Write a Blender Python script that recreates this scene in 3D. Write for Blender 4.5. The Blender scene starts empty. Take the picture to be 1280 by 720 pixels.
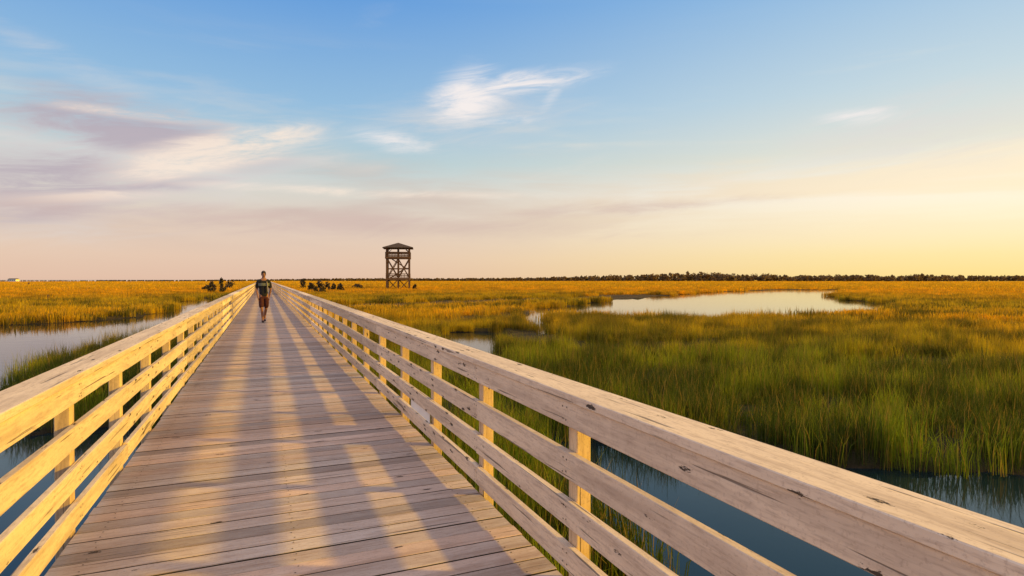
import bpy, bmesh, math, random
import numpy as np
from mathutils import Vector, Matrix, Quaternion

random.seed(7)
rng = np.random.default_rng(11)
S = bpy.context.scene
COL = S.collection
R = math.radians

# ------------------------------------------------------------------ constants of the place
F, CX, CY0 = 735.0, 640.0, 349.0        # focal length (px of 1280), centre column, horizon row of the photograph
YAW = R(22.9)
EYE = 1.5                                # eye height over the deck
WATER, SOIL = -1.5, -1.34
SUN_AZ, SUN_EL = R(117), R(19.8)         # clockwise from +Y (the axis of the boardwalk)

def at(px, py, z):
    d = F * (EYE - z) / (py - CY0)
    lat = (px - CX) / F * d
    return (lat * math.cos(YAW) + d * math.sin(YAW), d * math.cos(YAW) - lat * math.sin(YAW))

def at_d(px, d):
    lat = (px - CX) / F * d
    return (lat * math.cos(YAW) + d * math.sin(YAW), d * math.cos(YAW) - lat * math.sin(YAW))

# ------------------------------------------------------------------ object helpers
def tag(o, label=None, cat=None, group=None, kind=None):
    if label: o["label"] = label
    if cat: o["category"] = cat
    if group: o["group"] = group
    if kind: o["kind"] = kind
    return o

def empty(name, loc=(0, 0, 0), rz=0, label=None, cat=None, group=None):
    o = bpy.data.objects.new(name, None)
    o.empty_display_size = 0.2
    o.location = loc
    o.rotation_euler = (0, 0, rz)
    COL.objects.link(o)
    return tag(o, label, cat, group)

def mesh_obj(name, me, mat=None, parent=None):
    o = bpy.data.objects.new(name, me)
    if mat: me.materials.append(mat)
    COL.objects.link(o)
    if parent: o.parent = parent
    return o

def bm_obj(name, bm, mat=None, parent=None, smooth=False):
    bm.normal_update()
    me = bpy.data.meshes.new(name)
    bm.to_mesh(me); bm.free()
    if smooth:
        me.polygons.foreach_set("use_smooth", [True] * len(me.polygons))
    return mesh_obj(name, me, mat, parent)

def np_mesh(name, V, faces):
    me = bpy.data.meshes.new(name)
    me.from_pydata([tuple(v) for v in V] if not isinstance(V, list) else V, [], faces)
    me.update()
    return me

def box(bm, x0, x1, y0, y1, z0, z1, bev=0.0, M=None):
    r = bmesh.ops.create_cube(bm, size=1)
    vs = r["verts"]
    for v in vs:
        v.co = Vector(((x0 + x1) / 2 + v.co.x * (x1 - x0), (y0 + y1) / 2 + v.co.y * (y1 - y0), (z0 + z1) / 2 + v.co.z * (z1 - z0)))
    if bev:
        es = list({e for v in vs for e in v.link_edges})
        rr = bmesh.ops.bevel(bm, geom=es, offset=bev, segments=1, affect='EDGES', profile=0.6)
        vs = list({v for f in rr["faces"] for v in f.verts} | {v for v in vs if v.is_valid})
    if M is not None:
        for v in vs: v.co = M @ v.co
    return vs

def bar(bm, a, b, w, h=None):
    a, b = Vector(a), Vector(b)
    h = h or w
    d = b - a
    q = d.to_track_quat('Y', 'Z')
    M = Matrix.Translation(a) @ q.to_matrix().to_4x4()
    box(bm, -w / 2, w / 2, 0, d.length, -h / 2, h / 2, 0, M)

# ------------------------------------------------------------------ node helper
class NT:
    def __init__(s, tree): s.t = tree; s.n = tree.nodes; s.l = tree.links
    def new(s, typ, **kw):
        n = s.n.new(typ)
        for k, v in kw.items(): setattr(n, k, v)
        return n
    def put(s, sock, v):
        if v is None: return
        if isinstance(v, bpy.types.NodeSocket): s.l.new(v, sock)
        elif isinstance(v, (tuple, list)) and sock.type == 'RGBA' and len(v) == 3: sock.default_value = (*v, 1)
        else: sock.default_value = v
    def m(s, op, a, b=None, c=None, clamp=False):
        n = s.new('ShaderNodeMath', operation=op); n.use_clamp = clamp
        s.put(n.inputs[0], a)
        if b is not None: s.put(n.inputs[1], b)
        if c is not None: s.put(n.inputs[2], c)
        return n.outputs[0]
    def vm(s, op, a, b=None):
        n = s.new('ShaderNodeVectorMath', operation=op)
        s.put(n.inputs[0], a)
        if b is not None: s.put(n.inputs[1], b)
        return n.outputs['Value'] if op in ('LENGTH', 'DOT_PRODUCT') else n.outputs[0]
    def mix(s, f, a, b, blend='MIX'):
        n = s.new('ShaderNodeMix', data_type='RGBA', blend_type=blend)
        s.put(n.inputs[0], f); s.put(n.inputs[6], a); s.put(n.inputs[7], b)
        return n.outputs[2]
    def ramp(s, f, stops, interp='LINEAR'):
        n = s.new('ShaderNodeValToRGB')
        cr = n.color_ramp; cr.interpolation = interp
        while len(cr.elements) < len(stops): cr.elements.new(0.5)
        for e, (p, c) in zip(cr.elements, stops):
            e.position = p
            e.color = (*c, 1) if isinstance(c, (tuple, list)) else (c, c, c, 1)
        s.put(n.inputs[0], f)
        return n.outputs[0]
    def sstep(s, v, lo, hi, a=0.0, b=1.0):
        n = s.new('ShaderNodeMapRange', interpolation_type='SMOOTHSTEP')
        s.put(n.inputs[0], v); n.inputs[1].default_value = lo; n.inputs[2].default_value = hi
        n.inputs[3].default_value = a; n.inputs[4].default_value = b
        return n.outputs[0]
    def noise(s, vec, scale, detail=4, rough=0.55, dist=0.0):
        n = s.new('ShaderNodeTexNoise')
        s.put(n.inputs['Vector'], vec)
        n.inputs['Scale'].default_value = scale; n.inputs['Detail'].default_value = detail
        n.inputs['Roughness'].default_value = rough; n.inputs['Distortion'].default_value = dist
        return n.outputs['Fac']
    def scale(s, vec, sc):
        n = s.new('ShaderNodeMapping'); s.put(n.inputs[0], vec); n.inputs['Scale'].default_value = sc
        return n.outputs[0]

def new_mat(name):
    m = bpy.data.materials.new(name); m.use_nodes = True
    t = NT(m.node_tree)
    b = t.n['Principled BSDF']
    return m, t, b

def flat_mat(name, col, rough=0.7, var=0.25, scale=8.0, spec=0.3):
    m, t, b = new_mat(name)
    co = t.new('ShaderNodeTexCoord').outputs['Object']
    nz = t.noise(co, scale, 5, 0.6)
    c = t.mix(t.sstep(nz, 0.3, 0.7), tuple(x * (1 - var) for x in col), tuple(x * (1 + var) for x in col))
    t.put(b.inputs['Base Color'], c)
    b.inputs['Roughness'].default_value = rough
    b.inputs['Specular IOR Level'].default_value = spec
    return m

def wood_mat(name, c1, c2, c3, axis, knots=0.5, rough=0.72, bump=0.5, cross=16.0):
    """weathered softwood: c1/c2 pick the board's tone, c3 is the dark of the grain"""
    m, t, b = new_mat(name)
    co = t.new('ShaderNodeTexCoord').outputs['Object']
    isl = t.new('ShaderNodeNewGeometry').outputs['Random Per Island']
    off = t.new('ShaderNodeCombineXYZ')
    k = t.m('MULTIPLY', isl, 61.0)
    for i in range(3): t.put(off.inputs[i], k)
    vec = t.vm('ADD', co, off.outputs[0])
    def sc(g, c):
        v = [c, c, c]; v['XYZ'.index(axis)] = g
        return tuple(v)
    grain = t.noise(t.scale(vec, sc(0.9, cross)), 1.0, 6, 0.62, 0.6)
    fib = t.noise(t.scale(vec, sc(11.0, cross * 7)), 1.0, 3, 0.6)
    blot = t.noise(t.scale(vec, sc(0.7, 2.5)), 1.0, 3, 0.5)
    isl2 = t.m('FRACT', t.m('MULTIPLY', isl, 7.31))
    col = t.mix(isl, c1, c2)
    col = t.mix(t.sstep(blot, 0.35, 0.7, 0.0, 0.55), col, tuple((a + d) / 2 for a, d in zip(c2, c3)))
    col = t.mix(t.sstep(grain, 0.42, 0.70, 0.0, 0.55), col, c3)
    col = t.mix(t.sstep(fib, 0.46, 0.72, 0.0, 0.5), col, c3)
    spk = t.noise(vec, 70.0, 4, 0.7)
    col = t.mix(t.sstep(spk, 0.52, 0.72, 0.0, 0.5), col, c3)
    wear = t.noise(vec, 5.0, 4, 0.6)
    col = t.mix(t.sstep(wear, 0.52, 0.75, 0.0, 0.35), col, tuple(min(.85, v * 1.15) for v in c2))
    val = t.m('MULTIPLY_ADD', isl2, 0.5, 0.74)
    hs = t.new('ShaderNodeHueSaturation'); t.put(hs.inputs['Value'], val); t.put(hs.inputs['Color'], col)
    col = hs.outputs[0]
    # knots and chips
    vo = t.new('ShaderNodeTexVoronoi'); vo.feature = 'F1'
    t.put(vo.inputs['Vector'], t.scale(vec, sc(4.5, 17.0))); vo.inputs['Scale'].default_value = 1.0
    wob = t.noise(t.scale(vec, sc(30, 90)), 1.0, 4, 0.7)
    dist = t.m('ADD', vo.outputs['Distance'], t.m('MULTIPLY_ADD', wob, 0.7, -0.35))
    sx = t.new('ShaderNodeSeparateXYZ'); t.put(sx.inputs[0], vo.outputs['Color'])
    gate = t.m('GREATER_THAN', sx.outputs[0], 1 - knots * 0.42)
    kn = t.m('MULTIPLY', gate, t.sstep(dist, 0.14, 0.20, 1.0, 0.0))
    col = t.mix(t.m('MULTIPLY', kn, 0.95), col, (0.030, 0.019, 0.014))
    # drying cracks along the grain
    ck = t.noise(t.scale(vec, sc(1.1, 46)), 1.0, 2, 0.5, 0.3)
    crk = t.sstep(ck, 0.655, 0.70)
    col = t.mix(t.m('MULTIPLY', crk, 0.7), col, (0.05, 0.035, 0.028))
    t.put(b.inputs['Base Color'], col)
    b.inputs['Roughness'].default_value = rough
    b.inputs['Specular IOR Level'].default_value = 0.28
    h = t.m('SUBTRACT', t.m('ADD', t.m('MULTIPLY', fib, 0.4), t.m('MULTIPLY', grain, 0.5)), t.m('ADD', t.m('MULTIPLY', crk, 0.8), t.m('MULTIPLY', kn, 0.9)))
    bp = t.new('ShaderNodeBump'); bp.inputs['Strength'].default_value = bump; bp.inputs['Distance'].default_value = 0.004
    t.put(bp.inputs['Height'], h); t.put(b.inputs['Normal'], bp.outputs[0])
    return m

# ------------------------------------------------------------------ render settings, camera, sky, sun
S.render.engine = 'CYCLES'
S.view_settings.view_transform = 'Standard'
S.view_settings.look = 'None'
S.view_settings.gamma = 1
S.view_settings.exposure = 0.0
S.cycles.max_bounces = 8
S.cycles.transparent_max_bounces = 6

cd = bpy.data.cameras.new("Camera"); cam = bpy.data.objects.new("Camera", cd); COL.objects.link(cam)
cd.sensor_width = 36; cd.lens = F / 1280 * 36; cd.clip_end = 30000; cd.clip_start = 0.05
cam.location = (0, 0, EYE)
cam.rotation_euler = (R(90) - math.atan(11 / F), 0, -YAW)
S.camera = cam

sd = bpy.data.lights.new("Sun", 'SUN'); sun = bpy.data.objects.new("Sun", sd); COL.objects.link(sun)
sd.energy = 5.0; sd.angle = R(1.8); sd.color = (1.0, 0.60, 0.01)
to_sun = Vector((math.sin(SUN_AZ) * math.cos(SUN_EL), math.cos(SUN_AZ) * math.cos(SUN_EL), math.sin(SUN_EL)))
sun.rotation_euler = (-to_sun).to_track_quat('-Z', 'Y').to_euler()
sun.location = to_sun * 60

def lin(r, g, b):
    f = lambda c: (c / 255 / 12.92) if c / 255 <= 0.04045 else ((c / 255 + 0.055) / 1.055) ** 2.4
    return (f(r), f(g), f(b))

def build_world():
    w = bpy.data.worlds.new("World"); S.world = w; w.use_nodes = True
    t = NT(w.node_tree)
    bg = t.n['Background']
    sky = t.new('ShaderNodeTexSky'); sky.sky_type = 'NISHITA'; sky.sun_disc = False
    sky.sun_elevation = SUN_EL; sky.sun_rotation = SUN_AZ
    sky.air_density = 1.2; sky.dust_density = 3.0; sky.ozone_density = 1.5
    d = t.new('ShaderNodeTexCoord').outputs['Generated']
    sp = t.new('ShaderNodeSeparateXYZ'); t.put(sp.inputs[0], d)
    x, y, z = sp.outputs
    az = t.m('MULTIPLY', t.m('ARCTAN2', x, y), 57.29578)
    el = t.m('MULTIPLY', t.m('ARCSINE', z), 57.29578)
    zc = t.m('MAXIMUM', z, 0.0)
    A = t.ramp(zc, [(0.0, lin(226, 192, 170)), (0.035, lin(228, 199, 178)), (0.085, lin(223, 203, 188)), (0.135, lin(214, 210, 202)),
                    (0.19, lin(180, 204, 212)), (0.27, lin(146, 187, 221)), (0.42, lin(100, 156, 219)), (0.56, lin(150, 178, 215)), (0.72, lin(212, 202, 216)), (1.0, lin(220, 208, 216))])
    B = t.ramp(zc, [(0.0, lin(255, 224, 142)), (0.035, lin(255, 232, 168)), (0.085, lin(255, 242, 208)), (0.135, lin(255, 245, 228)),
                    (0.19, lin(226, 226, 214)), (0.27, lin(196, 215, 224)), (0.42, lin(146, 188, 226)), (0.56, lin(180, 198, 215)), (0.72, lin(226, 208, 204)), (1.0, lin(228, 210, 206))])  # top stops of both ramps, above the view, paled to lift shade
    Cg = t.ramp(zc, [(0.0, lin(255, 190, 50)), (0.10, lin(255, 198, 60)), (0.22, lin(255, 208, 90)), (0.42, lin(250, 214, 150)), (0.72, lin(226, 208, 190)), (1.0, lin(228, 210, 206))])  # gold sky outside the view, added to warm the left railing
    f = t.m('MULTIPLY', t.sstep(az, 2, 66), t.sstep(az, 150, 215, 1.0, 0.0))
    grad = t.mix(f, A, B)
    grad = t.mix(t.m('MULTIPLY', t.sstep(az, 67, 86), t.sstep(az, 150, 178, 1.0, 0.0)), grad, Cg)
    # unseen bright sky left of the view, added to fill the shaded railing
    fill_sky = t.m('MULTIPLY', t.m('MULTIPLY', t.sstep(az, -165, -130), t.sstep(az, -58, -34, 1.0, 0.0)), t.sstep(el, 30, 55, 1.0, 0.0))
    grad = t.mix(t.m('MULTIPLY', fill_sky, 0.85), grad, tuple(1.15 * v for v in lin(218, 218, 246)))
    # soft streaks of thin high haze
    cv = t.new('ShaderNodeCombineXYZ')
    t.put(cv.inputs[0], t.m('MULTIPLY', az, 0.035)); t.put(cv.inputs[1], t.m('MULTIPLY', el, 0.30)); cv.inputs[2].default_value = 3.7
    st = t.noise(cv.outputs[0], 1.0, 5, 0.55, 0.4)
    low = t.m('MULTIPLY', t.sstep(el, 1.5, 6.5), t.sstep(el, 8, 13, 1.0, 0.0))
    grad = t.mix(t.m('MULTIPLY', t.m('MULTIPLY', t.sstep(st, 0.40, 0.64), low), 0.62), grad, t.mix(f, lin(199, 176, 170), lin(254, 232, 190)))
    up = t.m('MULTIPLY', t.sstep(el, 7, 10), t.sstep(el, 12, 24, 1.0, 0.0))
    grad = t.mix(t.m('MULTIPLY', t.m('MULTIPLY', t.sstep(st, 0.50, 0.75), up), 0.5), grad, t.mix(f, lin(224, 216, 208), lin(252, 238, 214)))
    # cloud patches: wind-drawn noise gathered where the clouds stand
    cv2 = t.new('ShaderNodeCombineXYZ')
    t.put(cv2.inputs[0], t.m('ADD', t.m('MULTIPLY', az, 0.13), t.m('MULTIPLY', el, -0.16))); t.put(cv2.inputs[1], t.m('ADD', t.m('MULTIPLY', el, 0.62), t.m('MULTIPLY', az, -0.05))); cv2.inputs[2].default_value = 1.3
    n1 = t.noise(cv2.outputs[0], 1.0, 9, 0.66, 0.55)
    def px(a, b):
        off = math.atan((a - 640) / F)
        return (22.9 + math.degrees(off), math.degrees(math.atan((CY0 - b) / F * math.cos(off))))
    def patch(pxy, half, tilt=0.0):
        (a0, e0) = px(*pxy)
        sa, se = half[0] * 0.07, half[1] * 0.075
        da = t.m('SUBTRACT', az, a0); de = t.m('SUBTRACT', el, e0)
        c, s_ = math.cos(R(tilt)), math.sin(R(tilt))
        u = t.m('ADD', t.m('MULTIPLY', da, c / sa), t.m('MULTIPLY', de, s_ / sa))
        v = t.m('ADD', t.m('MULTIPLY', da, -s_ / se), t.m('MULTIPLY', de, c / se))
        r2 = t.m('ADD', t.m('MULTIPLY', u, u), t.m('MULTIPLY', v, v))
        return t.m('EXPONENT', t.m('MULTIPLY', r2, -1.0))
    def layer(grad, plist, colr, lo, hi, amt):
        tot = None
        for p in plist:
            g = t.m('MULTIPLY', patch(*p[:3]), p[3])
            tot = g if tot is None else t.m('MAXIMUM', tot, g)
        a = t.m('MULTIPLY', tot, t.m('MULTIPLY_ADD', n1, 2.6, -0.42))
        return t.mix(t.m('MULTIPLY', t.sstep(a, lo, hi), amt), grad, colr)
    grad = layer(grad, [((140, 205), (260, 62), 8, .9), ((40, 235), (190, 55), 0, .8), ((580, 150), (170, 45), 8, .55), ((1140, 165), (170, 60), 0, .5), ((110, 90), (180, 22), -20, .35), ((465, 30), (60, 30), 30, .2)],
                 lin(222, 216, 214), 0.12, 0.85, 0.75)
    grad = layer(grad, [((180, 168), (150, 34), -6, 1.15), ((80, 225), (160, 36), 6, 1.15), ((60, 265), (130, 14), 10, .8)],
                 lin(176, 162, 176), 0.18, 1.05, 0.80)
    grad = layer(grad, [((268, 192), (125, 22), 16, 1.25), ((210, 212), (90, 14), 14, 1.1), ((160, 143), (100, 8), 0, .7), ((130, 246), (110, 9), 6, .8), ((430, 240), (330, 8), 0, .62), ((690, 215), (120, 12), 12, .4), ((920, 225), (90, 8), 6, .45)],
                 lin(250, 232, 216), 0.18, 1.0, 0.85)
    grad = layer(grad, [((655, 104), (104, 14), 7, 1.3), ((585, 122), (55, 36), 20, 1.15), ((492, 177), (62, 15), -6, .82), ((620, 152), (70, 7), 2, .7), ((1070, 145), (50, 12), -4, .8), ((690, 120), (12, 26), -40, .6)],
                 lin(246, 238, 236), 0.16, 1.1, 0.95)
    grad = layer(grad, [((330, 276), (520, 22), -1, .9), ((760, 262), (300, 12), 2, .7)], lin(208, 183, 176), 0.20, 1.0, 0.62)
    g10 = t.mix(1.0, grad, (10.8, 10.7, 10.5), 'MULTIPLY')
    out = t.mix(0.93, sky.outputs[0], g10)
    t.put(bg.inputs['Color'], out)
    bg.inputs['Strength'].default_value = 0.1
build_world()

# ------------------------------------------------------------------ materials
M_deck = wood_mat('weathered_deck_wood', (0.58, 0.405, 0.31), (0.46, 0.40, 0.365), (0.25, 0.165, 0.125), 'X', knots=0.25, cross=14)
M_rail = wood_mat('weathered_rail_wood', (0.80, 0.625, 0.455), (0.71, 0.585, 0.45), (0.34, 0.25, 0.19), 'Y', knots=0.9, cross=13)
M_post = wood_mat('weathered_post_wood', (0.62, 0.47, 0.28), (0.56, 0.42, 0.27), (0.26, 0.17, 0.11), 'Z', knots=0.2)
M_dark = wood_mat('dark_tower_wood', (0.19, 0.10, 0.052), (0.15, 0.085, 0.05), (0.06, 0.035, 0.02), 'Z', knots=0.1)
M_beam = wood_mat('dark_beam_wood', (0.16, 0.12, 0.09), (0.14, 0.11, 0.09), (0.05, 0.035, 0.03), 'Y', knots=0.2)
M_roof = flat_mat('dark_shingle', (0.06, 0.042, 0.034), 0.85, 0.35, 3)
M_white = flat_mat('white_paint', (0.78, 0.77, 0.74), 0.5, 0.05, 5)
M_greyroof = flat_mat('grey_roof', (0.16, 0.14, 0.13), 0.8, 0.2, 1)
M_skin = flat_mat('skin', (0.25, 0.12, 0.08), 0.5, 0.08, 12)
M_hair = flat_mat('hair', (0.045, 0.028, 0.02), 0.6, 0.3, 60)
M_shirt = flat_mat('black_shirt_cloth', (0.012, 0.012, 0.016), 0.85, 0.3, 30)
M_chest = flat_mat('grey_green_cloth', (0.11, 0.125, 0.11), 0.85, 0.2, 30)
M_shorts = flat_mat('maroon_cloth', (0.05, 0.011, 0.014), 0.85, 0.3, 30)
M_shoe = flat_mat('dark_shoe', (0.05, 0.03, 0.035), 0.6, 0.3, 30)
M_strap = flat_mat('pale_strap', (0.26, 0.23, 0.19), 0.8, 0.15, 30)

M_edge = flat_mat('board_edge_gap_shade', (0.045, 0.034, 0.026), 0.9, 0.4, 25)  # near-black edge colour stands in for shade between planks
M_screw = flat_mat('rusty_screw', (0.05, 0.032, 0.024), 0.6, 0.3, 30)

def water_mat():
    m, t, b = new_mat('marsh_water')
    pos = t.new('ShaderNodeNewGeometry').outputs['Position']
    n1 = t.noise(t.scale(pos, (1.2, 1.2, 1.2)), 1.0, 3, 0.5, 0.2)
    px_ = t.new('ShaderNodeSeparateXYZ'); t.put(px_.inputs[0], pos)
    n2 = t.noise(t.scale(pos, (0.10, 0.10, 0.10)), 1.0, 3, 0.5)
    far = t.sstep(t.vm('LENGTH', pos), 12, 60, 1.0, 0.15)
    far = t.m('ADD', far, t.m('MULTIPLY', t.sstep(px_.outputs[0], -8, -4, 0.7, 0.0), t.sstep(px_.outputs[1], 14, 22)))
    h = t.m('MULTIPLY', t.m('MULTIPLY', n1, far), t.sstep(n2, 0.35, 0.65, 0.35, 1.0))
    bp = t.new('ShaderNodeBump'); bp.inputs['Strength'].default_value = 0.22; bp.inputs['Distance'].default_value = 0.018
    t.put(bp.inputs['Height'], h); t.put(b.inputs['Normal'], bp.outputs[0])
    b.inputs['Base Color'].default_value = (0.005, 0.016, 0.022, 1)
    b.inputs['Roughness'].default_value = 0.06
    b.inputs['IOR'].default_value = 1.33
    return m

def marsh_colour(t, spread=0.0):
    """the plant cover: green cordgrass by the near creeks, ripening to gold further out, in drifts"""
    pos = t.new('ShaderNodeNewGeometry').outputs['Position']
    flat = t.vm('MULTIPLY', pos, (1, 1, 0))
    dist = t.vm('LENGTH', flat)
    big = t.noise(t.scale(flat, (0.035, 0.055, 1)), 1.0, 4, 0.6, 0.5)
    mid = t.noise(t.scale(flat, (0.16, 0.24, 1)), 1.0, 4, 0.6, 0.4)
    sml = t.noise(t.scale(flat, (0.9, 1.1, 1)), 1.0, 3, 0.6)
    # log distance keeps drifts equally strong near and far
    ld = t.m('LOGARITHM', t.m('MAXIMUM', dist, 1.0), 10.0)
    v = t.m('ADD', ld, t.m('MULTIPLY_ADD', big, 0.55, -0.275))
    v = t.m('ADD', v, t.m('MULTIPLY_ADD', mid, 0.30, -0.15))
    col = t.ramp(t.m('DIVIDE', v, 3.0), [(0.30, (0.15, 0.215, 0.012)), (0.43, (0.23, 0.26, 0.011)), (0.485, (0.48, 0.34, 0.010)), (0.55, (0.82, 0.44, 0.008)),
                                         (0.63, (0.50, 0.34, 0.010)), (0.71, (0.90, 0.43, 0.006)), (0.79, (0.78, 0.44, 0.008)), (0.87, (0.90, 0.50, 0.008)), (1.0, (0.84, 0.48, 0.01))])
    lite = t.m('MULTIPLY', t.sstep(sml, 0.48, 0.66), 0.45)
    col = t.mix(lite, col, (0.44, 0.40, 0.02))
    sm2 = t.noise(t.scale(flat, (0.42, 0.60, 1)), 1.0, 3, 0.55, 0.5)
    dark = t.m('MULTIPLY', t.m('MAXIMUM', t.m('MULTIPLY', t.sstep(mid, 0.48, 0.56), t.sstep(dist, 45, 180, 1.0, 0.45)), t.m('MULTIPLY', t.sstep(sm2, 0.46, 0.57), t.sstep(dist, 20, 60, 1.0, 0.3))), 0.86)
    col = t.mix(dark, col, (0.040, 0.060, 0.008))
    return col, dist

def grass_mat():
    m, t, b = new_mat('cordgrass')
    col, dist = marsh_colour(t)
    isl = t.new('ShaderNodeNewGeometry').outputs['Random Per Island']
    rnd = t.new('ShaderNodeObjectInfo').outputs['Random']
    val = t.m('ADD', t.m('MULTIPLY', isl, 0.55), t.m('MULTIPLY_ADD', rnd, 0.4, 0.55))
    hs = t.new('ShaderNodeHueSaturation'); t.put(hs.inputs['Value'], val); t.put(hs.inputs['Color'], col)
    dead = t.m('GREATER_THAN', t.m('FRACT', t.m('MULTIPLY', isl, 9.7)), 0.84)
    col = t.mix(t.m('MULTIPLY', dead, 0.7), hs.outputs[0], (0.36, 0.22, 0.05))
    t.put(b.inputs['Base Color'], col)
    b.inputs['Roughness'].default_value = 0.6
    b.inputs['Specular IOR Level'].default_value = 0.2
    tr = t.new('ShaderNodeBsdfTranslucent'); t.put(tr.inputs[0], col)
    mx = t.new('ShaderNodeMixShader'); mx.inputs[0].default_value = 0.46
    t.put(mx.inputs[1], b.outputs[0]); t.put(mx.inputs[2], tr.outputs[0])
    t.put(t.n['Material Output'].inputs[0], mx.outputs[0])
    return m

def ground_mat():
    m, t, b = new_mat('marsh_ground')
    col, dist = marsh_colour(t)
    pos = t.new('ShaderNodeNewGeometry').outputs['Position']
    sp = t.new('ShaderNodeSeparateXYZ'); t.put(sp.inputs[0], pos)
    mud = t.mix(t.noise(pos, 3.0, 5, 0.6), (0.020, 0.015, 0.010), (0.05, 0.037, 0.022))
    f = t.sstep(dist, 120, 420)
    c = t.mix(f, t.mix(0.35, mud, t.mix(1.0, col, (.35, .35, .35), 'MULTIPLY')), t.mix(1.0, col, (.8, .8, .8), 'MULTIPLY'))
    c = t.mix(t.sstep(sp.outputs[2], WATER - 0.02, WATER + 0.10), mud, c)
    t.put(b.inputs['Base Color'], c)
    b.inputs['Roughness'].default_value = 0.9
    b.inputs['Specular IOR Level'].default_value = 0.15
    bp = t.new('ShaderNodeBump'); bp.inputs['Strength'].default_value = 1.0; bp.inputs['Distance'].default_value = 0.25
    t.put(bp.inputs['Height'], t.noise(pos, 1.6, 6, 0.7)); t.put(b.inputs['Normal'], bp.outputs[0])
    return m

def leaf_mat(name, c1, c2):
    m, t, b = new_mat(name)
    isl = t.new('ShaderNodeNewGeometry').outputs['Random Per Island']
    pos = t.new('ShaderNodeNewGeometry').outputs['Position']
    c = t.mix(isl, c1, c2)
    t.put(b.inputs['Base Color'], c); b.inputs['Roughness'].default_value = 0.65
    tr = t.new('ShaderNodeBsdfTranslucent'); t.put(tr.inputs[0], c)
    mx = t.new('ShaderNodeMixShader'); mx.inputs[0].default_value = 0.2
    t.put(mx.inputs[1], b.outputs[0]); t.put(mx.inputs[2], tr.outputs[0])
    t.put(t.n['Material Output'].inputs[0], mx.outputs[0])
    return m

M_water, M_grass, M_ground = water_mat(), grass_mat(), ground_mat()
M_tree = leaf_mat('far_tree_leaves', (0.13, 0.085, 0.034), (0.20, 0.12, 0.045))
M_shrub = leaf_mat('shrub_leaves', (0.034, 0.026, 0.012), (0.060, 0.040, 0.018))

# ------------------------------------------------------------------ where the water lies
W1 = [(5.1, 10.6), (5.5, 9.5), (7.1, 7.75), (8.4, 6.55), (10.5, 5.1), (18, 0.2), (45, -14), (45, -60), (-90, -60), (-90, 8), (-60, 24), (-40, 34), (-25, 42), (-15.4, 47.1),
      (-11.8, 49.2), (-7.6, 55.1), (-5.6, 66), (-2.2, 70), (-1.9, 52), (-2.4, 42), (-3.8, 35), (-4.9, 32.0), (-6.3, 29.8), (-6.6, 24.2), (-6.2, 20.1), (-5.4, 17.0), (-4.3, 13.6),
      (-2.7, 14.2), (-1.2, 13.0), (1.0, 5.6), (2.1, 4.3), (3.6, 4.3), (4.0, 6.1), (4.4, 8.3)]
D_W = WATER
D_C = -0.80
pond = [at(*p, D_W) for p in [(690, 384.5), (768, 375), (830, 370), (880, 366), (960, 362.6), (1058, 362), (1042, 373), (1072, 377.5), (1120, 381.5)]] + \
       [at(*p, D_C) for p in [(1095, 383), (1045, 386.5), (1000, 390), (900, 390.5), (830, 390), (722, 388)]]
pool1 = [at(668, 385, D_W), at(691, 384, D_W), at(693, 392.5, -.45), at(665, 394, -.45)]
pool2 = [at(556, 417.5, D_W), at(596, 416.5, D_W), at(634, 417.5, D_W), at(636, 425, -.40), at(600, 427, -.40), at(552, 425, -.40)]
creek = [at(185, 396, D_W), at(209, 386, D_W), at(236, 374.5, D_W), at(254, 367, D_W), (-10.4, 120), (-8.4, 100), (-5.0, 84), (-3.3, 74), (-2.8, 60), (-4.5, 55)]
WATERS = [np.array(p) for p in (W1, pond, pool1, pool2, creek)]
CHANNELS = [([at(*p, -1.2) for p in [(520, 402), (600, 397), (660, 391), (700, 384), (745, 380)]], 2.6),
            ([at(*p, -1.2) for p in [(640, 412), (690, 423), (740, 431), (800, 433), (880, 429)]], 1.5),
            ([at(*p, -1.2) for p in [(1080, 452), (1130, 448), (1200, 446), (1300, 452)]], 1.0),
            ([at(*p, -1.2) for p in [(1100, 398), (1180, 402), (1290, 403)]], 2.2),
            ([at(*p, -1.2) for p in [(450, 381), (560, 378), (640, 374), (740, 372), (800, 368)]], 6.0)]

def wig(P, amp=1.0):
    x, y = P[:, 0], P[:, 1]
    r = np.sqrt(x * x + y * y)
    a = np.clip(r * 0.012, 0.06, 1.2) * amp
    k = 1.0 / np.clip(r * 0.02, 0.25, 3.0)
    kk = 2.2
    dx = np.sin(x * kk * .8 + 1.3 * np.sin(y * kk * .5)) + .6 * np.sin(x * 4.1 - y * 3.3)
    dy = np.sin(y * kk * .9 + 1.7 * np.sin(x * kk * .6) + 2.0) + .6 * np.sin(y * 4.7 + x * 2.9)
    dx2 = np.sin(x * .35 + 2 * np.sin(y * .21)); dy2 = np.sin(y * .31 + 2 * np.sin(x * .27) + 1)
    n = (r > 25)[:, None]
    return P + np.where(n, np.stack([dx2, dy2], 1) * a[:, None], np.stack([dx, dy], 1) * a[:, None] * 1.3)

def seg_dist(P, a, b):
    d = b - a
    tt = np.clip(((P - a) @ d) / (d @ d), 0, 1)
    return np.linalg.norm(P - a - tt[:, None] * d, axis=1)

def poly_sd(P, V):
    inside = np.zeros(len(P), bool)
    dist = np.full(len(P), 1e9)
    n = len(V)
    for i in range(n):
        a, b = V[i], V[(i + 1) % n]
        dist = np.minimum(dist, seg_dist(P, a, b))
        if a[1] != b[1]:
            c = ((a[1] > P[:, 1]) != (b[1] > P[:, 1])) & (P[:, 0] < (b[0] - a[0]) * (P[:, 1] - a[1]) / (b[1] - a[1]) + a[0])
            inside ^= c
    return np.where(inside, -dist, dist)

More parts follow.
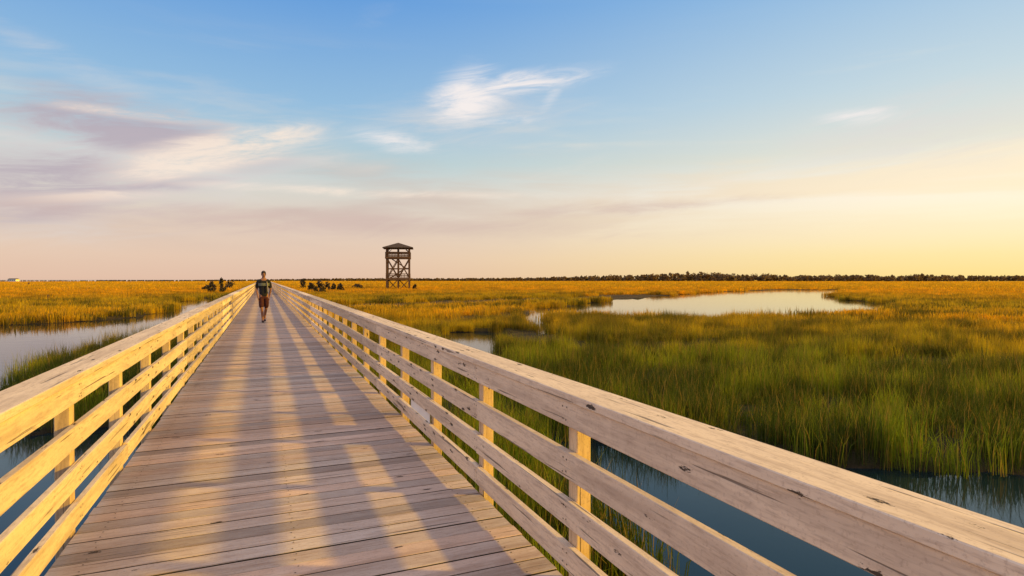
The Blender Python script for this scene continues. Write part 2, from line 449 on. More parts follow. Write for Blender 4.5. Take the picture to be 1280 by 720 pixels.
def land(P):
    Q = wig(P)
    s = np.full(len(P), 1e9)
    for V in WATERS: s = np.minimum(s, poly_sd(Q, V))
    az = np.degrees(np.arctan2(P[:, 0], P[:, 1])); r = np.linalg.norm(P, axis=1)
    # open sea far out on the left
    lim = np.where(az < -2, 820 + 60 * np.sin(az * .9), 820 + 3500 * np.clip((az + 2) / 12, 0, 1))
    return np.minimum(s, (lim - r) * 0.5)

def chan(P):
    Q = wig(P, 0.7)
    s = np.full(len(P), 1e9)
    for pts, w in CHANNELS:
        for a, b in zip(pts[:-1], pts[1:]):
            s = np.minimum(s, seg_dist(Q, np.array(a), np.array(b)) - w)
    return s

def build_ground():
    nr, na = 300, 720
    rr = np.geomspace(1.2, 5200, nr)
    aa = np.linspace(0, 2 * np.pi, na, endpoint=False)
    Rg, Ag = np.meshgrid(rr, aa, indexing='ij')
    P = np.stack([(Rg * np.sin(Ag)).ravel(), (Rg * np.cos(Ag)).ravel()], 1)
    s = land(P); c = chan(P); r = np.linalg.norm(P, axis=1)
    tt = np.clip((s + 0.5) / 0.75, 0, 1); tt = tt * tt * (3 - 2 * tt)
    z = -2.3 + (SOIL + 2.3) * tt
    bump = .05 * np.sin(P[:, 0] * 1.7 + np.sin(P[:, 1])) + .05 * np.sin(P[:, 1] * 2.1)
    z += bump * tt
    ct = np.clip((c + .3) / .6, 0, 1)
    z = np.where(s > .2, np.minimum(z, -1.44 * (1 - ct) + z * ct), z)
    far = np.clip((r - 260) / 250, 0, 1) * np.clip(s / 20, 0, 1)
    z += far * 0.5
    V = np.column_stack([P, z])
    idx = np.arange(nr * na).reshape(nr, na)
    a = idx[:-1, :]; b = np.roll(a, -1, 1); c_ = np.roll(idx[1:, :], -1, 1); d = idx[1:, :]
    faces = np.stack([a, d, c_, b], -1).reshape(-1, 4)
    me = bpy.data.meshes.new('ground')
    me.vertices.add(len(V) + 1)
    allv = np.vstack([V, [[0, 0, -2.3]]])
    me.vertices.foreach_set('co', allv.ravel().astype(np.float32))
    tri = [(int(idx[0, i]), int(idx[0, (i + 1) % na]), len(V)) for i in range(na)]
    nl = faces.size + na * 3
    me.loops.add(nl)
    me.loops.foreach_set('vertex_index', np.concatenate([faces.ravel(), np.array(tri).ravel()]).astype(np.int32))
    me.polygons.add(len(faces) + na)
    ls = np.concatenate([np.arange(len(faces)) * 4, faces.size + np.arange(na) * 3])
    me.polygons.foreach_set('loop_start', ls.astype(np.int32))
    me.update(calc_edges=True); me.validate()
    me.polygons.foreach_set('use_smooth', [True] * len(me.polygons))
    o = mesh_obj('marsh_ground', me, M_ground)
    tag(o, kind='structure')
build_ground()

bm = bmesh.new()
bmesh.ops.create_circle(bm, cap_ends=True, segments=96, radius=12000)
for v in bm.verts: v.co.z = WATER
o = bm_obj('water', bm, M_water); tag(o, kind='structure')

# ------------------------------------------------------------------ marsh grass (stuff, scattered tufts)
def tuft(name, size, n, h0, h1, w0, w1, curve):
    px = rng.uniform(-size / 2, size / 2, n); py = rng.uniform(-size / 2, size / 2, n)
    h = rng.uniform(h0, h1, n) * (0.8 + .35 * np.sin(px * 9 / size + rng.uniform(0, 6)) * np.sin(py * 8 / size))
    w = rng.uniform(w0, w1, n)
    a = rng.uniform(0, 2 * np.pi, n); la = rng.uniform(0, 2 * np.pi, n); ln = np.abs(rng.normal(0, curve, n)) * h
    ca, sa = np.cos(a) * w / 2, np.sin(a) * w / 2
    V = np.zeros((n, 5, 3))
    lx, ly = np.cos(la) * ln, np.sin(la) * ln
    for i, (fz, fw, fl) in enumerate([(0, .8, 0), (.55, 1.0, .3)]):
        V[:, 2 * i, 0] = px - ca * fw + lx * fl; V[:, 2 * i, 1] = py - sa * fw + ly * fl; V[:, 2 * i, 2] = h * fz - (0.12 if i == 0 else 0)
        V[:, 2 * i + 1, 0] = px + ca * fw + lx * fl; V[:, 2 * i + 1, 1] = py + sa * fw + ly * fl; V[:, 2 * i + 1, 2] = V[:, 2 * i, 2]
    V[:, 4, 0] = px + lx; V[:, 4, 1] = py + ly; V[:, 4, 2] = h
    faces = []
    for i in range(n):
        k = i * 5
        faces.append((k, k + 1, k + 3, k + 2)); faces.append((k + 2, k + 3, k + 4))
    me = bpy.data.meshes.new(name)
    me.from_pydata(V.reshape(-1, 3).tolist(), [], faces); me.update()
    me.materials.append(M_grass)
    ob = bpy.data.objects.new(name, me)
    return ob

def scatter_group(coll):
    g = bpy.data.node_groups.new('scatter_' + coll.name, 'GeometryNodeTree')
    g.interface.new_socket(name='Geometry', in_out='INPUT', socket_type='NodeSocketGeometry')
    g.interface.new_socket(name='Geometry', in_out='OUTPUT', socket_type='NodeSocketGeometry')
    n = g.nodes; l = g.links
    gi = n.new('NodeGroupInput'); go = n.new('NodeGroupOutput')
    ci = n.new('GeometryNodeCollectionInfo'); ci.inputs[0].default_value = coll
    ci.inputs['Separate Children'].default_value = True; ci.inputs['Reset Children'].default_value = True
    ip = n.new('GeometryNodeInstanceOnPoints'); ip.inputs['Pick Instance'].default_value = True
    def attr(nm, ty):
        a = n.new('GeometryNodeInputNamedAttribute'); a.data_type = ty; a.inputs[0].default_value = nm
        return a.outputs[0]
    l.new(gi.outputs[0], ip.inputs['Points']); l.new(ci.outputs[0], ip.inputs['Instance'])
    l.new(attr('pick', 'INT'), ip.inputs['Instance Index'])
    l.new(attr('turn', 'FLOAT_VECTOR'), ip.inputs['Rotation'])
    l.new(attr('size', 'FLOAT_VECTOR'), ip.inputs['Scale'])
    l.new(ip.outputs[0], go.inputs[0])
    return g

def hgt(P, s, c):
    tt = np.clip((s + 0.5) / 0.75, 0, 1); tt = tt * tt * (3 - 2 * tt)
    return -2.3 + (SOIL + 2.3) * tt

def scatter(name, r0, r1, per_m2, az0, az1, variants, smin, zoff=0.0):
    coll = bpy.data.collections.new(name + '_sources')
    for v in variants: coll.objects.link(v)
    area = math.pi * (r1 ** 2 - r0 ** 2) * (az1 - az0) / 360
    N = int(area * per_m2)
    r = np.sqrt(rng.uniform(r0 ** 2, r1 ** 2, N)); a = np.radians(rng.uniform(az0, az1, N))
    P = np.stack([r * np.sin(a), r * np.cos(a)], 1)
    s = land(P); c = chan(P)
    keep = (s > smin) & (c > 0.05) & ~((P[:, 0] > -1.55) & (P[:, 0] < 1.95))
    P, s, c, r = P[keep], s[keep], c[keep], r[keep]
    z = np.full(len(P), SOIL) + np.clip((r - 260) / 250, 0, 1) * 0.5 * np.clip(s / 20, 0, 1)
    z = np.minimum(z, hgt(P, s, c) + np.clip((r - 260) / 250, 0, 1) * 0.5)
    me = bpy.data.meshes.new(name)
    me.vertices.add(len(P))
    me.vertices.foreach_set('co', np.column_stack([P, z]).ravel().astype(np.float32))
    pk = me.attributes.new('pick', 'INT', 'POINT'); pk.data.foreach_set('value', rng.integers(0, len(variants), len(P)).astype(np.int32))
    tv = np.zeros((len(P), 3)); tv[:, 2] = rng.uniform(0, 6.283, len(P)); tv[:, 0] = rng.normal(0, .05, len(P)); tv[:, 1] = rng.normal(0, .05, len(P))
    ta = me.attributes.new('turn', 'FLOAT_VECTOR', 'POINT'); ta.data.foreach_set('vector', tv.ravel().astype(np.float32))
    lump = 0.5 * np.sin(P[:, 0] * 1.1 + 1.4 * np.sin(P[:, 1] * .7)) + .5 * np.sin(P[:, 1] * 1.3 + 1.6 * np.sin(P[:, 0] * .5) + 1)
    sz = rng.uniform(.82, 1.18, len(P)) * (1 + .36 * lump)
    sv = np.stack([rng.uniform(.9, 1.15, len(P)), rng.uniform(.9, 1.15, len(P)), sz], 1)
    sa = me.attributes.new('size', 'FLOAT_VECTOR', 'POINT'); sa.data.foreach_set('vector', sv.ravel().astype(np.float32))
    o = mesh_obj(name, me, M_grass)
    md = o.modifiers.new('scatter', 'NODES'); md.node_group = scatter_group(coll)
    tag(o, 'marsh cordgrass, green by the creeks and gold further out', 'grass', kind='stuff')
    return len(P)

near = [tuft('cordgrass_tuft', .52, 80, .36, .76, .006, .013, .28) for _ in range(5)]
near += [tuft('cordgrass_tuft', .52, 60, .22, .55, .006, .012, .85), tuft('cordgrass_tuft', .5, 30, .66, .92, .005, .010, .22)]
midt = [tuft('cordgrass_drift', 1.7, 160, .34, .70, .02, .042, .25) for _ in range(5)]
fart = [tuft('cordgrass_swath', 4.4, 200, .42, .82, .06, .13, .22) for _ in range(4)]
n1 = scatter('near_grass', 3.0, 42, 7.6, -40, 84, near, .02)
n2 = scatter('middle_grass', 40, 150, 0.85, -34, 78, midt, .15)
n3 = scatter('far_grass', 145, 520, 0.12, -30, 74, fart, .8)
print('tufts', n1, n2, n3)

# ------------------------------------------------------------------ the boardwalk
XL, XR = -1.0, 1.355           # inner faces of the two railings
Y0, Y1 = -5.0, 420.0
walk = empty('boardwalk', (0.15, 0, 0), 0, 'long weathered plank boardwalk running straight out over the marsh', 'boardwalk')
bm = bmesh.new()
pitch, pw = 0.148, 0.1365
y = Y0; i = 0
while y < Y1:
    x0 = XL - 0.03 + random.uniform(-.006, .006); x1 = XR + 0.035 + random.uniform(-.004, .004)
    dz = random.uniform(-.0025, .0025)
    if y < 60:
        box(bm, x0 - .15, x1 - .15, y, y + pw + random.uniform(-.003, .003), -.038 + dz, dz, .0025)
        y += pitch
    elif y < 150:
        box(bm, x0 - .15, x1 - .15, y, y + pw, -.038 + dz, dz); y += pitch
    else:
        box(bm, x0 - .15, x1 - .15, y, y + pw * 4 + .02, -.038, dz); y += pitch * 4
def screw(b, p, nrm, mi=1):
    r_ = bmesh.ops.create_circle(b, cap_ends=True, segments=7, radius=.0048)
    q = Vector((0, 0, 1)).rotation_difference(Vector(nrm))
    for v in r_['verts']: v.co = Vector(p) + q @ v.co
    for f in {f for v in r_['verts'] for f in v.link_faces}: f.material_index = mi
y = Y0
while y < 16:
    for x in (XL + .12, .15, XR - .12):
        for u in (.03, .107):
            screw(bm, (x - .15 + random.uniform(-.012, .012), y + u + random.uniform(-.006, .006), .0032), (0, 0, 1))
    y += pitch
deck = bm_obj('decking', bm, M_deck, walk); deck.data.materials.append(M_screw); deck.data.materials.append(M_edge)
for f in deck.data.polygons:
    if abs(f.normal.y) > .9 and f.material_index == 0: f.material_index = 2      # board edges painted dark as gap shade
for x in (XL + .12, 0.15, XR - .12):
    bm = bmesh.new(); box(bm, x - .15 - .045, x - .15 + .045, Y0, Y1, -.29, -.0415)
    bm_obj('stringer', bm, M_beam, walk)

def railing(side, label, ybase):
    """side +1: rails' inner faces look to -X"""
    xi = XR if side > 0 else XL
    root = empty('wooden_railing', (xi, 0, 0), 0, label, 'railing')
    def bx(b, u0, u1, y0, y1, z0, z1, bev=0):       # u counts outward from the inner face
        a, c = (u0, u1) if side > 0 else (-u1, -u0)
        return box(b, a, c, y0, y1, z0, z1, bev)
    def board(name, u0, u1, z0, z1, jz=.003, off=0.0, per=3):
        b = bmesh.new()
        yy = ybase - 4 * 1.31 + off; k = 0
        while yy < Y1:
            n = per if yy < 60 else 9
            L = 1.31 * n
            j = random.uniform(-jz, jz); ju = random.uniform(-.002, .002)
            vs_ = bx(b, u0 + ju, u1 + ju, yy + .0365 + .0008, yy + .0365 + L - .0008, z0 + j, z1 + j, .0035 if yy < 40 else 0)
            kz, ku, ym = random.gauss(0, .0011), random.gauss(0, .0006), yy + L / 2
            for v in vs_:
                v.co.z += kz * (v.co.y - ym) if name != 'cap' else 0; v.co.x += ku * (v.co.y - ym) if name == 'rail' else 0
            yy += L
        if name != 'cap':
            for k2 in range(14):
                yp = ybase + (k2 - 3) * 1.31 + .04
                if side > 0 and k2 == 2: continue
                for zz in (z0 + (z1 - z0) * .25, z0 + (z1 - z0) * .75):
                    for dy in (-.018, .02):
                        screw(b, (-.0028 * side, yp + dy + random.uniform(-.006, .006), zz + random.uniform(-.006, .006)), (-side, 0, 0))
        o = bm_obj(name, b, M_rail, root); o.data.materials.append(M_screw)
        return o
    board('cap', -.018, .186, .9135, .953, .0015, -2.62 if side > 0 else -.6, 4)
    board('fascia', 0, .040, .785, .9105, .0, -1.31 if side > 0 else 0)
    board('rail', 0, .038, .525, .655, .003, -1.31 if side > 0 else 0)
    board('rail', 0, .038, .295, .420, .003, -1.31 if side > 0 else 0)
    board('rail', 0, .038, .075, .195, .003, -1.31 if side > 0 else 0)
    k = 0; yy = ybase - 4 * 1.31; rest = None
    while yy < Y1:
        if side > 0 and k == 3:          # one post is missing there
            k += 1; yy += 1.31; continue
        b = bmesh.new() if k < 96 else (rest or bmesh.new())
        zb = -2.4 if yy < 120 else -1.6
        jy = random.uniform(-.025, .025) if k > 3 else 0
        bx(b, .0425, .0425 + .078, yy + jy, yy + jy + .085, zb, .9115 - random.uniform(0, .002), .004 if yy < 40 else 0)
        if k < 96: bm_obj('post', b, M_post, root)
        else: rest = b
        k += 1; yy += 1.31
    if rest:
        o = bm_obj('far_posts', rest, M_post, root); o["kind"] = 'stuff'
    return root
railing(+1, 'grey weathered wooden railing on the shaded right side of the boardwalk', 2.50)
railing(-1, 'sunlit golden wooden railing on the left side of the boardwalk', 2.82)

# the blank white plate between two rails of the right-hand railing
bm = bmesh.new(); box(bm, XR + .020, XR + .026, 5.17, 5.90, .1985, .2915, .001)
o = bm_obj('notice_plate', bm, M_white); tag(o, 'blank white plate fixed low behind the rails of the right railing', 'sign')

# ------------------------------------------------------------------ lookout tower
def tower():
    x, y = at_d(498, 150)
    base = -1.35
    root = empty('lookout_tower', (x, y, base), R(-14), 'dark wooden lookout tower with hipped roof standing in the marsh', 'tower')
    w = 2.75
    corners = [(-w, -w), (w, -w), (w, w), (-w, w)]
    for cx, cy in corners + [(0, -w), (0, w), (-w, 0), (w, 0)]:
        bm = bmesh.new(); s = .21 if cx and cy else .15
        box(bm, cx - s, cx + s, cy - s, cy + s, -.9, 10.62)
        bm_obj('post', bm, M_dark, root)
    for z, hw, th in ((2.70, 3.0, .50), (8.02, 3.15, .50)):
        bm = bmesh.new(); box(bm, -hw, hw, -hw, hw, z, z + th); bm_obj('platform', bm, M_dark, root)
    # railings of the two platforms
    for z, hw in ((3.15, 2.98), (8.52, 3.1)):
        bm = bmesh.new()
        for a, b in zip([(-hw, -hw), (hw, -hw), (hw, hw), (-hw, hw)], [(hw, -hw), (hw, hw), (-hw, hw), (-hw, -hw)]):
            for zz in (1.05, .62, .25):
                bar(bm, (*a, z + zz), (*b, z + zz), .09, .15)
            for q in range(1, 8):
                p = Vector(a).lerp(Vector(b), q / 8); bar(bm, (p.x, p.y, z), (p.x, p.y, z + 1.05), .07)
        bm_obj('platform_railing', bm, M_dark, root)
    # cross braces
    for z0, z1 in ((3.2, 8.0), (-.2, 2.8)):
        for (a, b) in (((-w, -w), (w, -w)), ((w, -w), (w, w)), ((w, w), (-w, w)), ((-w, w), (-w, -w))):
            mx, my = (a[0] + b[0]) / 2, (a[1] + b[1]) / 2
            for p, q in ((a, (mx, my)), ((mx, my), b)):
                bm = bmesh.new(); bar(bm, (*p, z0), (*q, z1), .21); bm_obj('brace', bm, M_dark, root)
                if z0 > 0:
                    bm = bmesh.new(); bar(bm, (*p, z1), (*q, z0), .21); bm_obj('brace', bm, M_dark, root)
    for z in (5.5, 9.6):
        for a, b in zip(corners, corners[1:] + corners[:1]):
            bm = bmesh.new(); bar(bm, (*a, z), (*b, z), .16, .24); bm_obj('girt', bm, M_dark, root)
    # knee braces under the eaves
    for cx, cy in corners:
        for ex, ey in ((-.6 * np.sign(cx), 0), (0, -.6 * np.sign(cy))):
            bm = bmesh.new(); bar(bm, (cx, cy, 9.7), (cx + ex * 1.6, cy + ey * 1.6, 10.5), .14); bm_obj('brace', bm, M_dark, root)
    # stair flights between the platforms
    bm = bmesh.new()
    for k in range(12):
        z = 3.3 + k * .2; box(bm, -1.9 + k * .3, -1.6 + k * .3, -1.1, -.2, z, z + .06)
    bar(bm, (-1.9, -1.15, 3.2), (1.7, -1.15, 5.6), .06, .26); bar(bm, (-1.9, -.15, 3.2), (1.7, -.15, 5.6), .06, .26)
    box(bm, 1.55, 2.6, -1.15, 1.15, 5.6, 5.72)
    for k in range(12):
        z = 5.75 + k * .2; box(bm, 1.6 - k * .3, 1.9 - k * .3, .2, 1.1, z, z + .06)
    bar(bm, (1.9, 1.15, 5.65), (-1.7, 1.15, 8.05), .06, .26); bar(bm, (1.9, .15, 5.65), (-1.7, .15, 8.05), .06, .26)
    bm_obj('stairs', bm, M_dark, root)
    # hipped roof with a deep eave
    bm = bmesh.new(); e = 3.75; h0, h1 = 10.62, 12.15
    low = [bm.verts.new(v) for v in ((-e, -e, h0), (e, -e, h0), (e, e, h0), (-e, e, h0))]
    up = [bm.verts.new(v) for v in ((-e, -e, h0 + .2), (e, -e, h0 + .2), (e, e, h0 + .2), (-e, e, h0 + .2))]
    apex = bm.verts.new((0, 0, h1))
    bm.faces.new(low[::-1])
    for i in range(4):
        j = (i + 1) % 4
        bm.faces.new((low[i], low[j], up[j], up[i])); bm.faces.new((up[i], up[j], apex))
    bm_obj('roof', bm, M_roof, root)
tower()

# ------------------------------------------------------------------ shrubs in the far marsh, each its own thing
def leaf_cloud(n, fn, size, r):
    V, Fc = [], []
    for i in range(n):
        p = fn()
        a = Vector((r.gauss(0, 1), r.gauss(0, 1), r.gauss(0, 1))).normalized()
        b = a.orthogonal().normalized(); c = a.cross(b)
        s = size * r.uniform(.5, 1.2)
        k = len(V)
        for u, v in ((-1, -.5), (1, -.5), (.7, .6), (-.7, .6)):
            q = Vector(p) + b * u * s + c * v * s
            V.append(tuple(q))
        Fc.append((k, k + 1, k + 2, k + 3))
    return V, Fc

def shrub(x, y, h, w, label, group, seed):
    r = random.Random(seed)
    root = empty('marsh_shrub', (x, y, SOIL), r.uniform(0, 6), label, 'shrub', group)
    lobes = [(r.gauss(0, w * .25), r.gauss(0, w * .25), h * (.12 + .72 * q / 7), w * r.uniform(.24, .42)) for q in range(8)]
    def fn():
        l = lobes[r.randrange(8)]
        d = Vector((r.gauss(0, 1), r.gauss(0, 1), r.gauss(0, 1.3))).normalized() * r.random() ** .4 * l[3]
        return (l[0] + d.x, l[1] + d.y, max(.1, l[2] + d.z))
    V, Fc = leaf_cloud(420, fn, .19, r)
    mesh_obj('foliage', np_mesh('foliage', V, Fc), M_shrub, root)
    bm = bmesh.new()
    for k in range(3):
        a = r.uniform(0, 6.28); bar(bm, (0, 0, -.1), (math.cos(a) * w * .25, math.sin(a) * w * .25, h * .75), .06)
    bm_obj('stem', bm, M_dark, root)

SG = 'dark shrubs growing along the far boardwalk'
for i, (px, py, hp, wp, lab) in enumerate([
        (257, 364, 6, 7, 'low dark shrub left of the boardwalk, outermost of the left row'),
        (267, 368, 14, 8, 'tall dark shrub left of the boardwalk where the narrow creek ends'),
        (275.5, 367, 16, 7, 'tallest narrow dark shrub in the middle of the left row'),
        (286, 362, 9, 10, 'broad low dark shrub left of the boardwalk, nearest the railing'),
        (379, 361, 11, 7, 'dark narrow shrub right of the boardwalk, nearest the railing'),
        (390, 365, 10, 7, 'dark shrub second from the right-hand railing, beside a taller one'),
        (403, 367, 13, 12, 'broadest tall dark shrub right of the boardwalk'),
        (416, 364, 8, 7, 'small dark shrub next to the broad tall one, on its tower side'),
        (425, 364, 7, 8, 'small shrub last of the close row, midway between boardwalk and tower'),
        (447, 362, 4, 12, 'low spreading shrub left of the tower foot'),
        (518, 363, 7, 4, 'single small dark shrub right beside the tower foot')]):
    d = F * (EYE - SOIL) / (py + 1 - CY0)
    x, y = at_d(px, d)
    shrub(x, y, 1.3 * hp * d / F, wp * d / F, lab, SG, 50 + i)

# two bare stakes standing in the left marsh
for px, py, hp, lab in ((60, 374, 5, 'thin dark stake standing in the gold grass on the left'), (36, 356, 4, 'short far stake near the horizon on the left')):
    d = F * (EYE - SOIL) / (py + 2 - CY0); x, y = at_d(px, d)
    bm = bmesh.new(); h = hp * d / F + .3
    vs = bmesh.ops.create_cone(bm, cap_ends=True, segments=8, radius1=.16 * d / 90, radius2=.11 * d / 90, depth=h + .4)['verts']
    for v in vs: v.co.z += h / 2 - .2; v.co.x += .03 * v.co.z
    o = bm_obj('marsh_stake', bm, M_dark); o.location = (x, y, SOIL); tag(o, lab, 'stake')

# ------------------------------------------------------------------ far woods (one mass each) and the white house by the sea
def woods(name, label, prof, dist, depth, n, size, seed, base):
    r = random.Random(seed)
    V, Fc = [], []
    xs = [p[0] for p in prof]; hs = [p[1] for p in prof]
    for i in range(n):
        px = r.uniform(xs[0], xs[-1])
        h = float(np.interp(px, xs, hs)) * r.uniform(.62, 1.02)
        d = dist + r.uniform(0, depth)
        cx, cy = at_d(px, d / math.cos(math.atan((px - 640) / F)) * .9)
        w = h * r.uniform(.30, .55)
        lob = [(cx + r.gauss(0, w * .45), cy + r.gauss(0, w * .45), base + h * r.uniform(.15, .85), w * r.uniform(.35, .6)) for _ in range(6)]
        def fn():
            l = lob[r.randrange(6)]
            dv = Vector((r.gauss(0, 1), r.gauss(0, 1), r.gauss(0, .8))).normalized() * r.random() ** .4 * l[3]
            return (l[0] + dv.x, l[1] + dv.y, min(max(base, l[2] + dv.z), base + h))
        v, f = leaf_cloud(95, fn, size, r)
        k = len(V); V += v; Fc += [tuple(q + k for q in g) for g in f]
    o = mesh_obj(name, np_mesh(name, V, Fc), M_tree)
    tag(o, label, 'woods', kind='stuff')
woods('far_woods', 'dark line of far woods along the horizon on the right',
      [(615, 3.2), (680, 4.6), (730, 6.0), (780, 7.0), (830, 8.2), (850, 9.8), (895, 10.0), (920, 7.4), (960, 8.8), (990, 7.0), (1040, 8.0), (1100, 7.2), (1140, 7.6), (1150, 9.2), (1170, 7.8), (1230, 7.4), (1280, 7.8), (1420, 8)], 600, 50, 900, .9, 3, -1.0)
woods('far_scrub', 'thin dark line of far scrub along the horizon behind the tower',
      [(120, .5), (230, .8), (300, 1.8), (420, 4.0), (520, 4.2), (640, 4.6), (760, 4.6)], 860, 60, 1000, .9, 4, -1.1)
woods('shore_scrub', 'thin dark strip of scrub along the far left shore',
      [(-80, .5), (20, .6), (150, .7)], 740, 30, 320, .55, 5, -1.1)

def house():
    x, y = at_d(17, 700)
    root = empty('white_house', (x, y, -1.0), R(-30), 'long low white house on the far left shore', 'house')
    bm = bmesh.new(); box(bm, -9, 9, -4, 4, 0, 4.0); bm_obj('wall', bm, M_white, root)
    bm = bmesh.new()
    vs = [bm.verts.new(v) for v in ((-9.5, -4.5, 4.0), (9.5, -4.5, 4.0), (9.5, 4.5, 4.0), (-9.5, 4.5, 4.0), (-9.5, 0, 6.0), (9.5, 0, 6.0))]
    for f in ((0, 1, 5, 4), (2, 3, 4, 5), (0, 4, 3), (1, 2, 5), (3, 2, 1, 0)): bm.faces.new([vs[i] for i in f])
    bm_obj('roof', bm, M_greyroof, root)
    root.scale = (.6, .6, .6)
    for k in range(4):
        bm = bmesh.new(); box(bm, -7.2 + k * 4, -5.4 + k * 4, -4.04, -3.9, 1.1, 2.8); bm_obj('window', bm, M_roof, root)
house()

# ------------------------------------------------------------------ the walker
def skin_mesh(name, verts, edges, radii, root=0, levels=2):
    me = bpy.data.meshes.new(name); me.from_pydata(verts, edges, []); me.update()
    o = bpy.data.objects.new(name, me); COL.objects.link(o)
    o.modifiers.new('skin', 'SKIN'); 
    if not me.skin_vertices: me.skin_vertices.new()
    sv = me.skin_vertices[0].data
    for i, q in enumerate(radii):
        sv[i].radius = q if isinstance(q, tuple) else (q, q); sv[i].use_root = (i == root)
    ss = o.modifiers.new('sub', 'SUBSURF'); ss.levels = levels; ss.render_levels = levels
    dg = bpy.context.evaluated_depsgraph_get()
    out = bpy.data.meshes.new_from_object(o.evaluated_get(dg))
    bpy.data.objects.remove(o); bpy.data.meshes.remove(me)
    return out

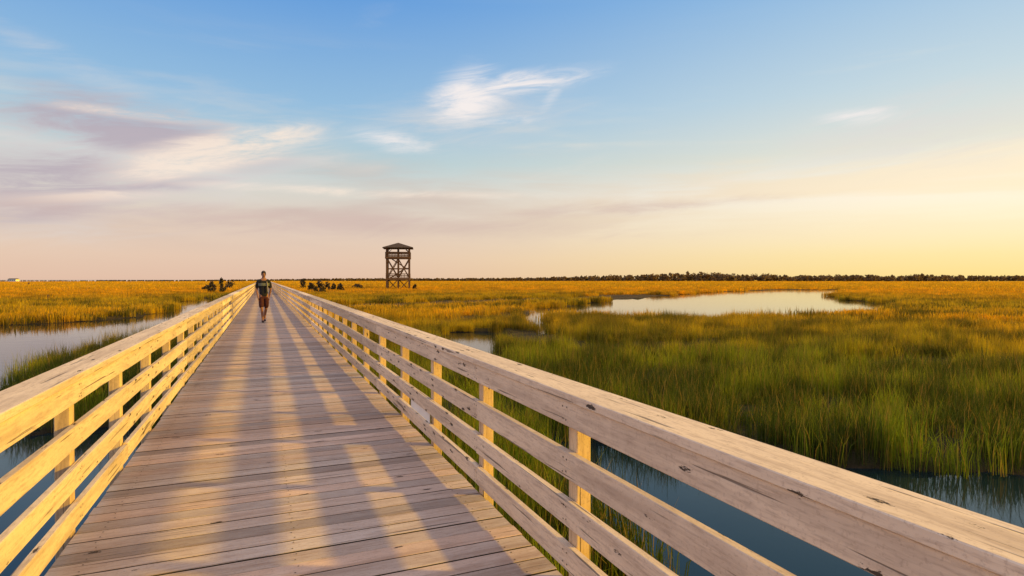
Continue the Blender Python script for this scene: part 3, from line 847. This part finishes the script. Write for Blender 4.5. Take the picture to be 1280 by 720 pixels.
def person():
    root = empty('person', (0.0, 22.1, 0.0), R(6), 'person walking along the boardwalk in a dark shirt and dark maroon shorts', 'person')
    # faces -Y (towards the camera); mid-stride
    V = [(0, 0, .96), (0, .01, 1.10), (0, .005, 1.30), (0, .0, 1.47), (0, -.01, 1.55), (0, -.02, 1.63), (0, -.025, 1.73)]      # 0-6 pelvis .. crown
    Rr = [(.15, .11), (.14, .10), (.165, .11), (.11, .075), (.052, .055), (.074, .09), (.060, .075)]
    E = [(0, 1), (1, 2), (2, 3), (3, 4), (4, 5), (5, 6)]
    def add(p, r, par):
        V.append(p); Rr.append(r); E.append((par, len(V) - 1)); return len(V) - 1
    legs = {}
    # leading leg (viewer's left is -X) and trailing leg
    for sx, hip, knee, ank, toe in ((-1, (-.095, 0, .90), (-.085, -.13, .50), (-.05, -.10, .085), (-.055, -.25, .04)),
                                    (1, (.095, .01, .90), (.09, .04, .49), (.055, .27, .12), (.06, .17, .045))):
        a = add(hip, .095, 0); b = add(((hip[0] + knee[0]) / 2, (hip[1] + knee[1]) / 2 - .01, .70), .078, a)
        c = add(knee, .056, b); d = add(((knee[0] + ank[0]) / 2, (knee[1] + ank[1]) / 2 + .02, (knee[2] + ank[2]) / 2 + .05), .054, c)
        e = add(ank, .038, d); f = add(toe, (.036, .028), e)
    hands = []
    for sx in (-1, 1):
        sh = add((sx * .19, 0, 1.43), .062, 3)
        el = add((sx * .255, .05 if sx < 0 else .02, 1.15), .044, sh)
        wr = add((sx * .22, -.10 if sx < 0 else .10, .93), .030, el)
        pa = add((sx * .215, -.13 if sx < 0 else .10, .86), (.026, .040), wr)
        hands.append((sx, Vector(V[pa])))
    body = skin_mesh('body', V, E, Rr)
    bm = bmesh.new(); bm.from_mesh(body); bpy.data.meshes.remove(body)
    # fingers: five bent chains per hand, rooted in the palm
    for sx, p in hands:
        for k, (dy, ln) in enumerate(((-.032, .075), (-.011, .085), (.011, .08), (.032, .062))):
            fv = [tuple(p + Vector((0, dy * .8, 0))), tuple(p + Vector((0, dy, -.045))), tuple(p + Vector((-sx * .012, dy, -.045 - ln * .5))), tuple(p + Vector((-sx * .035, dy, -.045 - ln * .9)))]
            fm = skin_mesh('finger', fv, [(0, 1), (1, 2), (2, 3)], [.010, .009, .008, .007], 0, 1)
            bm.from_mesh(fm); bpy.data.meshes.remove(fm)
        tv = [tuple(p + Vector((0, -.02, .02))), tuple(p + Vector((-sx * .01, -.052, -.01))), tuple(p + Vector((-sx * .02, -.06, -.05)))]
        fm = skin_mesh('thumb', tv, [(0, 1), (1, 2)], [.012, .011, .008], 0, 1)
        bm.from_mesh(fm); bpy.data.meshes.remove(fm)
    # face: nose, ears
    for c, s in (((0, -.118, 1.645), (.014, .022, .024)), ((-.078, -.015, 1.65), (.012, .02, .03)), ((.078, -.015, 1.65), (.012, .02, .03))):
        r = bmesh.ops.create_uvsphere(bm, u_segments=10, v_segments=8, radius=1)
        for v in r['verts']: v.co = Vector((c[0] + v.co.x * s[0], c[1] + v.co.y * s[1], c[2] + v.co.z * s[2]))
    bm_obj('body', bm, M_skin, root, True)
    def ell(parts, name, mat):
        b = bmesh.new()
        for c, s in parts:
            r = bmesh.ops.create_uvsphere(b, u_segments=14, v_segments=10, radius=1)
            for v in r['verts']: v.co = Vector((c[0] + v.co.x * s[0], c[1] + v.co.y * s[1], c[2] + v.co.z * s[2]))
        return bm_obj(name, b, mat, root, True)
    for ex in (-.03, .03): ell([((ex, -.103, 1.672), (.012, .008, .007))], 'eye', M_hair)
    ell([((0, -.104, 1.605), (.024, .008, .006))], 'mouth', M_shorts)
    # hair cap
    b = bmesh.new(); r = bmesh.ops.create_uvsphere(b, u_segments=20, v_segments=14, radius=1)
    for v in r['verts']: v.co = Vector((v.co.x * .086, .0 + v.co.y * .104, 1.71 + v.co.z * .088))
    bmesh.ops.delete(b, geom=[v for v in b.verts if v.co.z < 1.60 or (v.co.y < -.05 and v.co.z < 1.725)], context='VERTS')
    bm_obj('hair', b, M_hair, root, True)
    # clothes
    sv = [(0, 0, .82), (0, .01, 1.08), (0, .005, 1.30), (0, 0, 1.46), (0, -.005, 1.51), (-.195, 0, 1.43), (-.25, .04, 1.17), (.195, 0, 1.43), (.25, .018, 1.17)]
    me = skin_mesh('shirt', sv, [(0, 1), (1, 2), (2, 3), (3, 4), (3, 5), (5, 6), (3, 7), (7, 8)],
                   [(.178, .138), (.172, .130), (.19, .132), (.125, .095), (.066, .07), .082, .072, .082, .072])
    me.polygons.foreach_set('use_smooth', [True] * len(me.polygons)); mesh_obj('shirt', me, M_shirt, root)
    pv = [(0, .0, .99), (0, 0, .92), (-.095, -.005, .86), (-.092, -.08, .64), (-.088, -.125, .49), (.095, .01, .86), (.095, .02, .64), (.092, .042, .48)]
    me = skin_mesh('shorts', pv, [(0, 1), (1, 2), (2, 3), (3, 4), (1, 5), (5, 6), (6, 7)], [(.17, .125), (.168, .13), .112, .10, .092, .112, .10, .092])
    me.polygons.foreach_set('use_smooth', [True] * len(me.polygons)); mesh_obj('shorts', me, M_shorts, root)
    for (ax, ay, az), (tx, ty, tz) in (((-.05, -.085, .07), (-.057, -.27, .045)), ((.055, .28, .10), (.06, .15, .045))):
        me = skin_mesh('shoe', [(ax, ay + .02, az), (ax, ay, az - .015), ((ax + tx) / 2, (ay + ty) / 2, (az + tz) / 2 - .01), (tx, ty, tz)], [(0, 1), (1, 2), (2, 3)], [.048, .05, (.048, .042), (.042, .032)])
        me.polygons.foreach_set('use_smooth', [True] * len(me.polygons)); mesh_obj('shoe', me, M_shoe, root)
    # grey-green panel over the chest and a pale strap hanging at the hip
    b = bmesh.new()
    for k in range(9):
        a0 = -1.15 + k * .2555; a1 = a0 + .2555
        box(b, 0, 1, 0, 1, 0, 1)
        vs = b.verts[-8:] if False else list(b.verts)[-8:]
        for v in vs:
            a = a0 if v.co.x < .5 else a1; rad = 1.0 if v.co.y < .5 else 1.07
            v.co = Vector((math.sin(a) * .205 * rad, -math.cos(a) * .145 * rad, 1.27 + v.co.z * .10))
    bm_obj('chest_panel', b, M_chest, root)
    b = bmesh.new(); bar(b, (.10, -.150, 1.42), (.135, -.165, 1.05), .05, .02); bm_obj('strap', b, M_strap, root)
    root.scale = (.9, .95, 1.0)
person()
